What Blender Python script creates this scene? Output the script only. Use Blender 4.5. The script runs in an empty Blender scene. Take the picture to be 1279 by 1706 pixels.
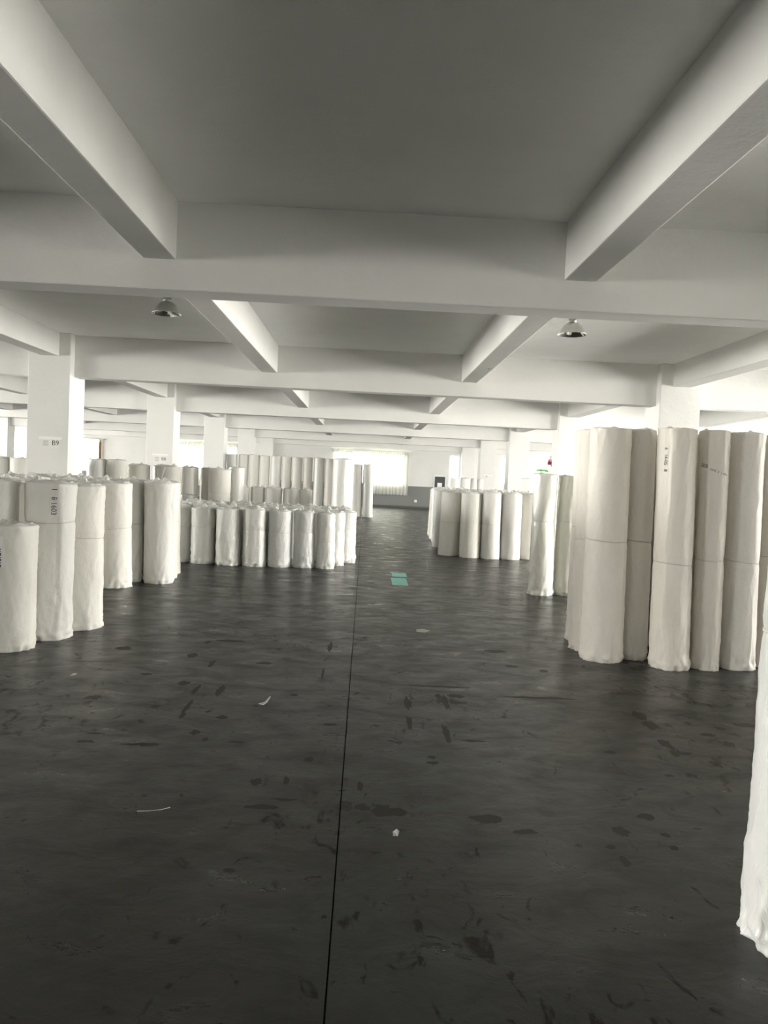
import bpy, bmesh, math, random
from math import pi, sin, cos, exp
from mathutils import Vector, Matrix, noise

scene = bpy.context.scene
col = scene.collection

# ------------------------------------------------------------------ camera, sky, light, exposure
EYE = 1.5
cam_d = bpy.data.cameras.new('camera')
cam_d.sensor_fit = 'HORIZONTAL'
cam_d.sensor_width = 36.0
cam_d.lens = 36.0 * 1300.0 / 1279.0
cam_d.clip_start = 0.05
cam_d.clip_end = 400
cam = bpy.data.objects.new('camera', cam_d)
col.objects.link(cam)
R = Matrix(((0.998691, -0.045919, -0.022548), (-0.020357, 0.047628, -0.998658), (0.046932, 0.997809, 0.046631)))
cam.matrix_world = Matrix.Translation((0, 0, EYE)) @ R.to_4x4()
scene.camera = cam

scene.view_settings.view_transform = 'Standard'
scene.view_settings.look = 'None'
scene.view_settings.gamma = 1.0
scene.view_settings.use_curve_mapping = False
scene.view_settings.exposure = 0.4
cy = scene.cycles
cy.use_denoising = True
cy.max_bounces = 12
cy.diffuse_bounces = 10
cy.glossy_bounces = 4
cy.transparent_max_bounces = 12
cy.sample_clamp_indirect = 6.0
cy.caustics_reflective = False
cy.caustics_refractive = False

SKY = 20.0                                   # radiance of the hazy overcast sky
SKY_COL = (1.0, 0.972, 0.915)
world = bpy.data.worlds.new('overcast_sky')
scene.world = world
world.use_nodes = True
bg = world.node_tree.nodes['Background']
bg.inputs[0].default_value = (*SKY_COL, 1)
bg.inputs[1].default_value = SKY

# the shell of the hall, metres; x to the right, y away from the camera
X0, X1, Y0, Y1 = -24.0, 14.3, -7.0, 37.55
CEIL, SOFFIT = 3.42, 2.78
DEPTHS = [-0.55, 5.8, 12.15, 18.5, 24.85, 31.2, 37.27]     # front faces of the main beams
# windows: (wall, from, to, bottom, top)
BACK_W = [(-1.72, 1.75, 1.08, 2.62), (-9.6, -6.3, 1.08, 2.62), (-13.75, -12.85, 1.08, 2.62),
          (-17.6, -14.9, 1.08, 2.72), (3.86, 4.4, 0.95, 2.66), (6.3, 6.85, 1.3, 2.66)]
ADDED_SIDE_W = [(-5.2, -2.0), (1.0, 4.4), (7.2, 10.8), (13.5, 17.2), (19.8, 23.6), (26.2, 30.0), (32.6, 36.2)]  # unseen side windows, invented as the main light of the hall
SIDE_Z = (0.12, 2.74)  # sill kept low so the added light reaches up to the beams


def area_light(loc, rot, sx, sy, radiance, colour=SKY_COL):
    d = bpy.data.lights.new('window_area_light', 'AREA')
    d.shape = 'RECTANGLE'
    d.size, d.size_y = sx, sy
    d.energy = radiance * pi * sx * sy
    d.color = colour
    o = bpy.data.objects.new('window_area_light', d)
    col.objects.link(o)
    o.location = loc
    o.rotation_euler = rot
    return o


# hand-tuned radiance of the invented side windows, near end to far end
LEFT_L = [55, 80, 85, 75, 52, 42, 45]
RIGHT_L = [6, 14, 72, 42, 28, 22, 26]
for k, (a, b) in enumerate(ADDED_SIDE_W):
    zc, zs = sum(SIDE_Z) / 2, SIDE_Z[1] - SIDE_Z[0]
    area_light((X1 + 0.32, (a + b) / 2, zc), (0, pi / 2, 0), zs, b - a, RIGHT_L[k])
    area_light((X0 - 0.32, (a + b) / 2, zc), (0, -pi / 2, 0), zs, b - a, LEFT_L[k])
for (a, b, z0, z1) in BACK_W:
    o = area_light(((a + b) / 2, Y1 + 0.32, (z0 + z1) / 2), (-pi / 2, 0, 0), b - a, z1 - z0, 1.0)
    o.data.cycles.is_portal = True


# ------------------------------------------------------------------ materials
def new_mat(name, base, rough=0.6, metal=0.0, spec=0.5):
    m = bpy.data.materials.new(name)
    m.use_nodes = True
    b = m.node_tree.nodes['Principled BSDF']
    b.inputs['Base Color'].default_value = (*base, 1)
    b.inputs['Roughness'].default_value = rough
    b.inputs['Metallic'].default_value = metal
    b.inputs['Specular IOR Level'].default_value = spec
    return m


def nodes(m):
    nt = m.node_tree
    return nt, nt.nodes, nt.links, nt.nodes['Principled BSDF']


def noise_tex(nt, vec, scale, detail=4, rough=0.55, dist=0.0):
    n = nt.nodes.new('ShaderNodeTexNoise')
    n.inputs['Scale'].default_value = scale
    n.inputs['Detail'].default_value = detail
    n.inputs['Roughness'].default_value = rough
    n.inputs['Distortion'].default_value = dist
    if vec is not None:
        nt.links.new(vec, n.inputs['Vector'])
    return n


def ramp(nt, fac, stops):
    r = nt.nodes.new('ShaderNodeValToRGB')
    els = r.color_ramp.elements
    while len(els) < len(stops):
        els.new(0.5)
    for e, (p, c) in zip(els, stops):
        e.position = p
        e.color = (*c, 1) if len(c) == 3 else c
    nt.links.new(fac, r.inputs['Fac'])
    return r


def mix(nt, fac, a, b, mode='MIX'):
    n = nt.nodes.new('ShaderNodeMix')
    n.data_type = 'RGBA'
    n.blend_type = mode
    for s, v in ((n.inputs[0], fac), (n.inputs[6], a), (n.inputs[7], b)):
        if hasattr(v, 'is_output'):
            nt.links.new(v, s)
        else:
            s.default_value = v if not isinstance(v, tuple) else (*v, 1)
    return n.outputs[2]


def bump(nt, height, strength, distance, bsdf):
    b = nt.nodes.new('ShaderNodeBump')
    b.inputs['Strength'].default_value = strength
    b.inputs['Distance'].default_value = distance
    nt.links.new(height, b.inputs['Height'])
    nt.links.new(b.outputs[0], bsdf.inputs['Normal'])


def mapping(nt, src, scale):
    mp = nt.nodes.new('ShaderNodeMapping')
    mp.inputs['Scale'].default_value = scale
    nt.links.new(src, mp.inputs['Vector'])
    return mp.outputs[0]


def plaster(name, base):
    m = new_mat(name, base, 0.75, 0, 0.3)
    nt, N, L, b = nodes(m)
    g = N.new('ShaderNodeNewGeometry').outputs['Position']
    n1 = noise_tex(nt, g, 1.3, 5, 0.6)
    c = ramp(nt, n1.outputs[0], [(0.3, tuple(v * 0.94 for v in base)), (0.7, base)])
    L.new(c.outputs[0], b.inputs['Base Color'])
    n2 = noise_tex(nt, g, 9, 5, 0.6)
    bump(nt, n2.outputs[0], 0.25, 0.02, b)
    return m


M = {}
M['plaster'] = plaster('white_plaster_dimmed', (0.69, 0.688, 0.672))  # same paint as overhead slab, greyed so beams and walls render dimmer
M['ceiling'] = plaster('ceiling_plaster_lit', (0.94, 0.94, 0.925))  # same paint as the beams, lightened in place of missing bounce light
M['dado'] = new_mat('grey_dado_paint', (0.16, 0.165, 0.16), 0.5)
M['skirt'] = new_mat('dark_skirting', (0.07, 0.07, 0.07), 0.5)
M['print_grey'] = new_mat('grey_print', (0.3, 0.3, 0.29), 0.6)
M['frame'] = new_mat('window_frame_white', (0.72, 0.74, 0.73), 0.35)
M['alu'] = new_mat('spun_aluminium', (0.62, 0.62, 0.60), 0.28, 1.0)
M['alu_in'] = new_mat('bright_reflector', (0.85, 0.85, 0.84), 0.12, 1.0)
M['steel'] = new_mat('galvanised_steel', (0.45, 0.45, 0.44), 0.4, 0.9)
M['lampglass'] = new_mat('milky_bulb', (0.85, 0.85, 0.82), 0.1)
M['ink'] = new_mat('black_ink', (0.02, 0.02, 0.022), 0.6)
M['paper'] = new_mat('white_paper', (0.80, 0.80, 0.78), 0.6)
M['sleeve'] = new_mat('plastic_sleeve', (0.71, 0.71, 0.69), 0.25)
M['board'] = new_mat('dark_panel', (0.045, 0.05, 0.055), 0.35)
M['red'] = new_mat('alarm_red', (0.22, 0.006, 0.03), 0.35)
M['pink'] = new_mat('alarm_lens', (0.75, 0.10, 0.30), 0.25)
M['green'] = new_mat('green_film', (0.18, 0.62, 0.16), 0.35)
M['ochre'] = new_mat('ochre_curtain', (0.30, 0.17, 0.07), 0.8)
M['card'] = new_mat('core_cardboard', (0.52, 0.44, 0.33), 0.8)
M['string'] = new_mat('tie_band', (0.62, 0.60, 0.55), 0.5)
M['outside'] = new_mat('yard_concrete', (0.42, 0.42, 0.38), 0.9)
M['scrap'] = new_mat('fabric_scrap', (0.45, 0.45, 0.42), 0.7)
M['black'] = new_mat('black_plastic', (0.02, 0.02, 0.02), 0.4)


def roll_mat(name, base, rough, coat=0.0, bumpk=0.3):
    m = new_mat(name, base, rough, 0, 0.45)
    nt, N, L, b = nodes(m)
    tc = N.new('ShaderNodeTexCoord').outputs['Object']
    oi = N.new('ShaderNodeObjectInfo').outputs['Random']
    tint = ramp(nt, oi, [(0.0, tuple(v * 0.95 for v in base)), (0.5, base), (1.0, (base[0] * 0.975, base[1] * 0.985, base[2] * 1.02))])
    n1 = noise_tex(nt, mapping(nt, tc, (1, 1, 0.35)), 6, 5, 0.6, 0.6)
    sh = ramp(nt, n1.outputs[0], [(0.3, (0.93, 0.93, 0.92)), (0.65, (1, 1, 1))])
    L.new(mix(nt, 1.0, tint.outputs[0], sh.outputs[0], 'MULTIPLY'), b.inputs['Base Color'])
    n2 = noise_tex(nt, mapping(nt, tc, (1, 1, 0.5)), 14, 6, 0.6, 1.2)
    bump(nt, n2.outputs[0], bumpk, 0.02, b)
    if coat:
        b.inputs['Coat Weight'].default_value = coat
        b.inputs['Coat Roughness'].default_value = 0.18
    return m


M['fabric'] = roll_mat('white_nonwoven_fabric', (0.75, 0.735, 0.685), 0.55)
M['fabric_warm'] = roll_mat('warm_white_fabric', (0.81, 0.775, 0.71), 0.55)
M['woven_bag'] = roll_mat('white_plastic_wrap', (0.70, 0.70, 0.67), 0.38, 0.15, 0.5)
M['gloss'] = roll_mat('glossy_plastic_wrap', (0.74, 0.735, 0.665), 0.22, 0.5, 0.2)


def film_mat():
    m = new_mat('crumpled_clear_film', (0.82, 0.82, 0.79), 0.2, 0, 0.6)
    nt, N, L, b = nodes(m)
    g = N.new('ShaderNodeTexCoord').outputs['Object']
    n2 = noise_tex(nt, g, 9, 4, 0.6, 1.0)
    bump(nt, n2.outputs[0], 0.5, 0.03, b)
    return m


M['film'] = film_mat()


def floor_mat():
    m = new_mat('worn_grey_concrete', (0.09, 0.09, 0.085), 0.4, 0, 0.5)
    nt, N, L, b = nodes(m)
    g = N.new('ShaderNodeNewGeometry').outputs['Position']
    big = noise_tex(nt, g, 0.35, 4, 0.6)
    base = ramp(nt, big.outputs[0], [(0.32, (0.017, 0.0155, 0.010)), (0.48, (0.028, 0.0285, 0.0255)), (0.66, (0.039, 0.0435, 0.044))])  # bluish pale end stands in for sky reflected in the floor
    med = noise_tex(nt, mapping(nt, g, (1, 1.6, 1)), 3.0, 7, 0.65, 0.5)
    cl = ramp(nt, med.outputs[0], [(0.33, (0.70, 0.69, 0.66)), (0.64, (1.10, 1.10, 1.10))])
    c1 = mix(nt, 1.0, base.outputs[0], cl.outputs[0], 'MULTIPLY')
    # scattered dark scuffs, thicker in patches
    sp = noise_tex(nt, mapping(nt, g, (1.0, 0.55, 1)), 11, 3, 0.55, 0.9)
    patch = noise_tex(nt, g, 0.55, 2, 0.5)
    mth = N.new('ShaderNodeMath'); mth.operation = 'MULTIPLY_ADD'
    L.new(patch.outputs[0], mth.inputs[0]); mth.inputs[1].default_value = 0.55
    L.new(sp.outputs[0], mth.inputs[2])
    sm = ramp(nt, mth.outputs[0], [(0.90, (0, 0, 0)), (0.98, (0.85, 0.85, 0.85))])
    c2 = mix(nt, sm.outputs[0], c1, (0.014, 0.012, 0.008))
    sl = N.new('ShaderNodeMath'); sl.operation = 'MULTIPLY_ADD'
    L.new(sm.outputs[0], sl.inputs[0]); sl.inputs[1].default_value = -0.3; sl.inputs[2].default_value = 0.38
    L.new(sl.outputs[0], b.inputs['Specular IOR Level'])
    # fine grain
    fg = noise_tex(nt, g, 90, 3, 0.6)
    fr = ramp(nt, fg.outputs[0], [(0.3, (0.9, 0.9, 0.9)), (0.7, (1.08, 1.08, 1.08))])
    L.new(mix(nt, 1.0, c2, fr.outputs[0], 'MULTIPLY'), b.inputs['Base Color'])
    rr = ramp(nt, med.outputs[0], [(0.3, (0.50, 0.50, 0.50)), (0.68, (0.24, 0.24, 0.24))])
    L.new(rr.outputs[0], b.inputs['Roughness'])
    hb = noise_tex(nt, mapping(nt, g, (0.7, 1.0, 1)), 5, 6, 0.65, 0.4)
    bump(nt, hb.outputs[0], 0.28, 0.02, b)
    return m


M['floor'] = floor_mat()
M['stain'] = new_mat('floor_stain', (0.020, 0.018, 0.012), 0.55, 0, 0.3)
M['groove'] = new_mat('joint_dirt', (0.008, 0.008, 0.007), 0.9)


def sticker_mat():
    m = new_mat('turquoise_sticker', (0.10, 0.52, 0.47), 0.4)
    nt, N, L, b = nodes(m)
    g = N.new('ShaderNodeNewGeometry').outputs['Position']
    n = noise_tex(nt, g, 12, 4)
    r = ramp(nt, n.outputs[0], [(0.3, (0.10, 0.50, 0.45)), (0.7, (0.26, 0.62, 0.56))])
    L.new(r.outputs[0], b.inputs['Base Color'])
    return m


M['sticker'] = sticker_mat()


def sheer_mat():
    m = bpy.data.materials.new('sheer_white_curtain')
    m.use_nodes = True
    nt = m.node_tree
    N, L = nt.nodes, nt.links
    N.clear()
    out = N.new('ShaderNodeOutputMaterial')
    d = N.new('ShaderNodeBsdfDiffuse'); d.inputs[0].default_value = (0.85, 0.86, 0.82, 1)
    t = N.new('ShaderNodeBsdfTranslucent'); t.inputs[0].default_value = (0.32, 0.34, 0.28, 1)
    p = N.new('ShaderNodeBsdfTransparent')
    m1 = N.new('ShaderNodeMixShader'); m1.inputs[0].default_value = 0.5
    L.new(d.outputs[0], m1.inputs[1]); L.new(t.outputs[0], m1.inputs[2])
    m2 = N.new('ShaderNodeMixShader'); m2.inputs[0].default_value = 0.06
    L.new(m1.outputs[0], m2.inputs[1]); L.new(p.outputs[0], m2.inputs[2])
    L.new(m2.outputs[0], out.inputs[0])
    return m


def pane_mat(name, tint, gl=0.08, frost=0.0):
    m = bpy.data.materials.new(name)
    m.use_nodes = True
    nt = m.node_tree
    N, L = nt.nodes, nt.links
    N.clear()
    out = N.new('ShaderNodeOutputMaterial')
    p = N.new('ShaderNodeBsdfTransparent'); p.inputs[0].default_value = (*tint, 1)
    g = N.new('ShaderNodeBsdfGlossy'); g.inputs['Roughness'].default_value = 0.05
    m1 = N.new('ShaderNodeMixShader'); m1.inputs[0].default_value = gl
    L.new(p.outputs[0], m1.inputs[1]); L.new(g.outputs[0], m1.inputs[2])
    last = m1
    if frost:
        t = N.new('ShaderNodeBsdfTranslucent'); t.inputs[0].default_value = (0.8, 0.82, 0.82, 1)
        m2 = N.new('ShaderNodeMixShader'); m2.inputs[0].default_value = frost
        L.new(m1.outputs[0], m2.inputs[1]); L.new(t.outputs[0], m2.inputs[2])
        last = m2
    L.new(last.outputs[0], out.inputs[0])
    return m


M['sheer'] = sheer_mat()
M['pane'] = pane_mat('window_glass', (0.96, 0.96, 0.955))
M['frost'] = pane_mat('frosted_glass', (0.55, 0.58, 0.58), 0.06, 0.75)


# ------------------------------------------------------------------ builders
def link(name, me, mat=None, parent=None, loc=None, rotz=0.0):
    o = bpy.data.objects.new(name, me)
    col.objects.link(o)
    if me is not None and mat is not None and not me.materials:
        me.materials.append(mat)
    if parent is not None:
        o.parent = parent
    if loc is not None:
        o.location = loc
    if rotz:
        o.rotation_euler = (0, 0, rotz)
    return o


def tag(o, label=None, cat=None, group=None, kind=None):
    if label: o['label'] = label
    if cat: o['category'] = cat
    if group: o['group'] = group
    if kind: o['kind'] = kind
    return o


def empty(name, loc=(0, 0, 0), rotz=0.0):
    o = link(name, None, loc=loc, rotz=rotz)
    o.empty_display_size = 0.1
    return o


def bm_mesh(name, bm, smooth=False):
    me = bpy.data.meshes.new(name)
    bmesh.ops.recalc_face_normals(bm, faces=bm.faces)
    bm.to_mesh(me)
    bm.free()
    if smooth:
        for p in me.polygons:
            p.use_smooth = True
    return me


def box_mesh(name, x0, x1, y0, y1, z0, z1, bev=0.0):
    bm = bmesh.new()
    bmesh.ops.create_cube(bm, size=1, matrix=Matrix.Translation(((x0 + x1) / 2, (y0 + y1) / 2, (z0 + z1) / 2)) @ Matrix.Diagonal((x1 - x0, y1 - y0, z1 - z0, 1)))
    if bev:
        bmesh.ops.bevel(bm, geom=list(bm.edges), offset=bev, segments=2, affect='EDGES', profile=0.6)
    return bm_mesh(name, bm)


def box(name, x0, x1, y0, y1, z0, z1, mat, parent=None, bev=0.0):
    return link(name, box_mesh(name, x0, x1, y0, y1, z0, z1, bev), mat, parent)


def lathe(name, prof, seg=32, close=True):
    bm = bmesh.new()
    rings = []
    for r, z in prof:
        if r < 1e-5:
            rings.append([bm.verts.new((0, 0, z))])
        else:
            rings.append([bm.verts.new((r * cos(2 * pi * i / seg), r * sin(2 * pi * i / seg), z)) for i in range(seg)])
    for a, b in zip(rings, rings[1:]):
        for i in range(seg):
            j = (i + 1) % seg
            if len(a) == 1 and len(b) == 1:
                continue
            if len(a) == 1:
                bm.faces.new((a[0], b[i], b[j]))
            elif len(b) == 1:
                bm.faces.new((a[i], b[0], a[j]))
            else:
                bm.faces.new((a[i], b[i], b[j], a[j]))
    return bm_mesh(name, bm, True)


def tube_mesh(name, pts, r, seg=8):
    bm = bmesh.new()
    rings = []
    for k, p in enumerate(pts):
        p = Vector(p)
        a = Vector(pts[max(0, k - 1)]); b = Vector(pts[min(len(pts) - 1, k + 1)])
        t = (b - a).normalized()
        u = t.orthogonal().normalized(); v = t.cross(u)
        rings.append([bm.verts.new(p + r * (u * cos(2 * pi * i / seg) + v * sin(2 * pi * i / seg))) for i in range(seg)])
    for a, b in zip(rings, rings[1:]):
        best = min(range(seg), key=lambda s: sum((a[i].co - b[(i + s) % seg].co).length for i in range(seg)))
        for i in range(seg):
            bm.faces.new((a[i], a[(i + 1) % seg], b[(i + 1 + best) % seg], b[(i + best) % seg]))
    bm.faces.new(rings[0]); bm.faces.new(rings[-1])
    return bm_mesh(name, bm, True)


def wall_mesh(name, axis, a0, a1, z0, z1, pos0, pos1, holes):
    """A wall in one connected mesh with openings; axis 'x' runs along x at y pos0..pos1, 'y' along y at x pos0..pos1."""
    As = sorted({a0, a1, *[h[0] for h in holes], *[h[1] for h in holes]})
    Zs = sorted({z0, z1, *[h[2] for h in holes], *[h[3] for h in holes]})
    bm = bmesh.new()
    V = {}

    def v(i, j, k):
        if (i, j, k) not in V:
            p = (pos0, pos1)[k]
            V[i, j, k] = bm.verts.new((As[i], p, Zs[j]) if axis == 'x' else (p, As[i], Zs[j]))
        return V[i, j, k]

    def solid(i, j):
        if not (0 <= i < len(As) - 1 and 0 <= j < len(Zs) - 1):
            return False
        a, z = (As[i] + As[i + 1]) / 2, (Zs[j] + Zs[j + 1]) / 2
        return not any(h[0] < a < h[1] and h[2] < z < h[3] for h in holes)
    for i in range(len(As) - 1):
        for j in range(len(Zs) - 1):
            if not solid(i, j):
                continue
            for k in (0, 1):
                bm.faces.new((v(i, j, k), v(i + 1, j, k), v(i + 1, j + 1, k), v(i, j + 1, k)))
            for (di, dj, p, q) in ((-1, 0, (i, j), (i, j + 1)), (1, 0, (i + 1, j), (i + 1, j + 1)),
                                   (0, -1, (i, j), (i + 1, j)), (0, 1, (i, j + 1), (i + 1, j + 1))):
                if not solid(i + di, j + dj):
                    bm.faces.new((v(*p, 0), v(*q, 0), v(*q, 1), v(*p, 1)))
    return bm_mesh(name, bm)


# ------------------------------------------------------------------ the shell
T = 0.28
seam = lambda y: -0.045 - 0.0031 * y
fl = tag(box('floor', X0, X1, Y0, Y1, -0.2, -0.014, M['groove']), 'dark grey concrete floor of the storage hall', 'floor', kind='structure')
for side in (-1, 1):
    bm = bmesh.new()
    e = X0 if side < 0 else X1
    off = side * 0.0028
    pts = [(e, Y0), (seam(Y0) + off, Y0), (seam(Y1) + off, Y1), (e, Y1)]
    top = [bm.verts.new((*p, 0)) for p in pts]
    bot = [bm.verts.new((*p, -0.014)) for p in pts]
    bm.faces.new(top); bm.faces.new(bot)
    for i in range(4):
        bm.faces.new((top[i], top[(i + 1) % 4], bot[(i + 1) % 4], bot[i]))
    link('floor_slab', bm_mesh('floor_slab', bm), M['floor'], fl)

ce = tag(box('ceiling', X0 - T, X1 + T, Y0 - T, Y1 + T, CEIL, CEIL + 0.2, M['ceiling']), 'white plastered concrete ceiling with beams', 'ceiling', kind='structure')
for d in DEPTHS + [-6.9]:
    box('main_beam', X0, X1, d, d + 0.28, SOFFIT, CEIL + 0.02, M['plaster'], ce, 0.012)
COLX = [(-14.82, -14.2), (-5.2, -4.57), (4.43, 5.06)]
for (a, b) in [(-14.65, -14.37), (-5.02, -4.74), (4.62, 4.9)]:
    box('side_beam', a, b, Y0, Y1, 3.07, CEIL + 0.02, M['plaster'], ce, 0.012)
for c in (-20.9, -17.7, -11.35, -8.1, -1.59, 1.50, 7.9, 11.05):
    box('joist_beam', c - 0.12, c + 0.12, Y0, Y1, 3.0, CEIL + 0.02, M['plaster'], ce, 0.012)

back_holes = [(a, b, z0, z1) for (a, b, z0, z1) in BACK_W]
side_holes = [(a, b, *SIDE_Z) for (a, b) in ADDED_SIDE_W]
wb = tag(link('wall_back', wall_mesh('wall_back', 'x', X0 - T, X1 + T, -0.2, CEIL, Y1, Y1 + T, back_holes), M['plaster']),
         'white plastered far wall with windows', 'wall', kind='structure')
tag(link('wall_left', wall_mesh('wall_left', 'y', Y0, Y1, -0.2, CEIL, X0 - T, X0, side_holes), M['plaster']), 'white plastered left wall with added windows', 'wall', kind='structure')
tag(link('wall_right', wall_mesh('wall_right', 'y', Y0, Y1, -0.2, CEIL, X1, X1 + T, side_holes), M['plaster']), 'white plastered right wall with added windows', 'wall', kind='structure')
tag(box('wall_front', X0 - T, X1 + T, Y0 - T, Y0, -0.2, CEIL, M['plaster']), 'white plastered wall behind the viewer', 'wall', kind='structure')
# grey dado on the far wall, cut where the window openings reach below its edge
link('dado_panel', wall_mesh('dado_panel', 'x', X0, X1, 0.0, 1.04, Y1 - 0.006, Y1, [(3.86, 4.4, 0.95, 1.05)]), M['dado'], wb)
tag(box('baseboard_back', X0, X1, Y1 - 0.02, Y1 - 0.006, 0.0, 0.09, M['skirt']), 'dark skirting strip along the foot of the far wall', 'baseboard', kind='structure')
tag(box('ground_outside', -120, 120, -120, 160, -0.5, -0.3, M['outside']), 'pale concrete yard outside the windows', 'ground', kind='structure')

# columns (the mesh stops under the beams it carries)
col_objs = {}
for ci, (a, b) in enumerate(COLX):
    for di, d in enumerate(DEPTHS[1:], 1):
        y0, y1 = d - 0.17, min(d + 0.46, Y1 - 0.025)
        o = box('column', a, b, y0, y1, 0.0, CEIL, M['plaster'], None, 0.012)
        side = ('far left', 'left', 'right')[ci]
        nth = ('beside the viewer', 'nearest in view', 'second in view', 'third in view', 'fourth in view', 'against the far wall')[di - 1]
        tag(o, f'square white plastered column of the {side} row, {nth}', 'column', kind='structure')
        col_objs[ci, di] = o


# ------------------------------------------------------------------ windows
def window(n, axis, a, b, z0, z1, pos, label, mull=2, pane='pane', transom=True):
    """frame set in the wall thickness around pos"""
    r = tag(empty(f'window_{n}', ((a + b) / 2, pos, z0) if axis == 'x' else (pos, (a + b) / 2, z0)), label, 'window', kind='structure')
    r_inv = Matrix.Translation(-Vector(r.location))

    def add(name, u0, u1, w0, w1, dep, mat, bev=0.004):
        if axis == 'x':
            me = box_mesh(name, u0, u1, pos - dep, pos + dep, w0, w1, bev)
        else:
            me = box_mesh(name, pos - dep, pos + dep, u0, u1, w0, w1, bev)
        me.transform(r_inv)
        return link(name, me, mat, r)
    f = 0.05
    add('frame', a, b, z0, z0 + f, 0.04, M['frame']); add('frame', a, b, z1 - f, z1, 0.04, M['frame'])
    add('frame', a, a + f, z0 + f, z1 - f, 0.04, M['frame']); add('frame', b - f, b, z0 + f, z1 - f, 0.04, M['frame'])
    zt = z0 + (z1 - z0) * 0.7
    tops = [(z0 + f, zt - 0.02), (zt + 0.02, z1 - f)] if transom else [(z0 + f, z1 - f)]
    if transom:
        add('transom', a + f, b - f, zt - 0.02, zt + 0.02, 0.035, M['frame'])
    xs = [a + f + (b - a - 2 * f) * k / (mull + 1) for k in range(mull + 2)]
    for x in xs[1:-1]:
        for (p, q) in tops:
            add('mullion', x - 0.018, x + 0.018, p, q, 0.03, M['frame'])
    for u0, u1 in zip(xs, xs[1:]):
        for (p, q) in tops:
            add('pane', u0 + (0.018 if u0 > xs[0] else 0), u1 - (0.018 if u1 < xs[-1] else 0), p, q, 0.004, M[pane], 0)
    return r


WL = ['wide white-framed window behind sheer curtains at the end of the aisle',
      'bright curtained window in the far wall between the second and third left columns',
      'blown-out white window in the far wall beside the ochre strip',
      'blown-out white window in the far wall left of the nearest left column',
      'narrow frosted window in the far wall beside the last right column',
      'tall narrow bluish window in the far wall between right columns']
for n, (a, b, z0, z1) in enumerate(BACK_W):
    window(n + 1, 'x', a, b, z0, z1, Y1 + 0.12, WL[n], 3 if b - a > 3 else (2 if b - a > 2 else 0), 'pane' if n < 4 else 'frost', n < 4)
n = 7
for (a, b) in ADDED_SIDE_W:
    for s, pos in (('left', X0 - 0.12), ('right', X1 + 0.12)):
        window(n, 'y', a, b, *SIDE_Z, pos, f'added unseen white-framed window in the {s} wall, {(a + b) / 2 + 7:.0f} metres from its near end', 2)
        n += 1


def curtain_mesh(name, x0, x1, z0, z1, y, pleat, amp, seed):
    rnd = random.Random(seed)
    nx = max(24, int((x1 - x0) / pleat * 8)); nz = 10
    ph = rnd.random() * 6
    bm = bmesh.new()
    g = []
    for j in range(nz + 1):
        t = j / nz
        row = []
        for i in range(nx + 1):
            s = i / nx
            w = 2 * pi * (s * (x1 - x0) / pleat) + ph + 0.8 * noise.noise((s * 6, t * 1.5, seed))
            k = amp * (0.5 + 0.6 * t) * (0.7 + 0.5 * noise.noise((s * 9, seed, 2)))
            row.append(bm.verts.new((x0 + (x1 - x0) * s + 0.02 * noise.noise((s * 5, t * 2, seed + 3)), y + k * sin(w), z1 - (z1 - z0) * t + (0.012 * sin(w) if j == nz else 0))))
        g.append(row)
    for j in range(nz):
        for i in range(nx):
            bm.faces.new((g[j][i], g[j][i + 1], g[j + 1][i + 1], g[j + 1][i]))
    return bm_mesh(name, bm, True)


def curtain(x0, x1, z0, z1, label, seed, group='sheer curtains on the far wall', y=Y1 - 0.12, mat='sheer', pleat=0.16, cat='curtain'):
    r = tag(empty('sheer_curtain', ((x0 + x1) / 2, y, z0)), label, cat, group)
    inv = Matrix.Translation(-Vector(r.location))
    me = curtain_mesh('cloth', x0, x1, z0, z1 - 0.1, y, pleat, 0.035, seed); me.transform(inv)
    link('cloth', me, M[mat], r)
    me = curtain_mesh('heading', x0, x1, z1 - 0.14, z1, y - 0.004, pleat * 0.6, 0.03, seed + 5); me.transform(inv)
    link('heading', me, M['sheer'], r)
    return r


def rod(x0, x1, z, label):
    r = tag(empty('curtain_rod', ((x0 + x1) / 2, Y1, z)), label, 'curtain rod')
    w = (x1 - x0) / 2
    link('pole', tube_mesh('pole', [(-w, -0.12, 0), (w, -0.12, 0)], 0.011), M['steel'], r)
    for s in (-w + 0.08, w - 0.08):
        link('bracket', box_mesh('bracket', s - 0.012, s + 0.012, -0.112, -0.0, -0.014, 0.014, 0.002), M['steel'], r)


curtain(-1.74, -0.72, 0.62, 2.66, 'sheer white curtain hanging at the left side of the end window', 1)
curtain(0.02, 1.92, 0.6, 2.66, 'wide sheer white curtain hanging over the right half of the end window', 2)
curtain(-9.7, -6.2, 0.62, 2.66, 'sheer white curtain over the window between the left columns', 3)
rod(-1.85, 2.0, 2.675, 'steel curtain rod above the window at the end of the aisle')
rod(-9.85, -6.05, 2.675, 'steel curtain rod above the window between the left columns')
rod(-13.9, -12.5, 2.61, 'steel curtain rod above the far left window with the ochre curtain')
r = curtain(-12.83, -12.70, 0.7, 2.595, 'narrow ochre curtain bunched at the edge of a far left window', 4, None, mat='ochre', pleat=0.05)
r.name = 'bunched_curtain'


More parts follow.
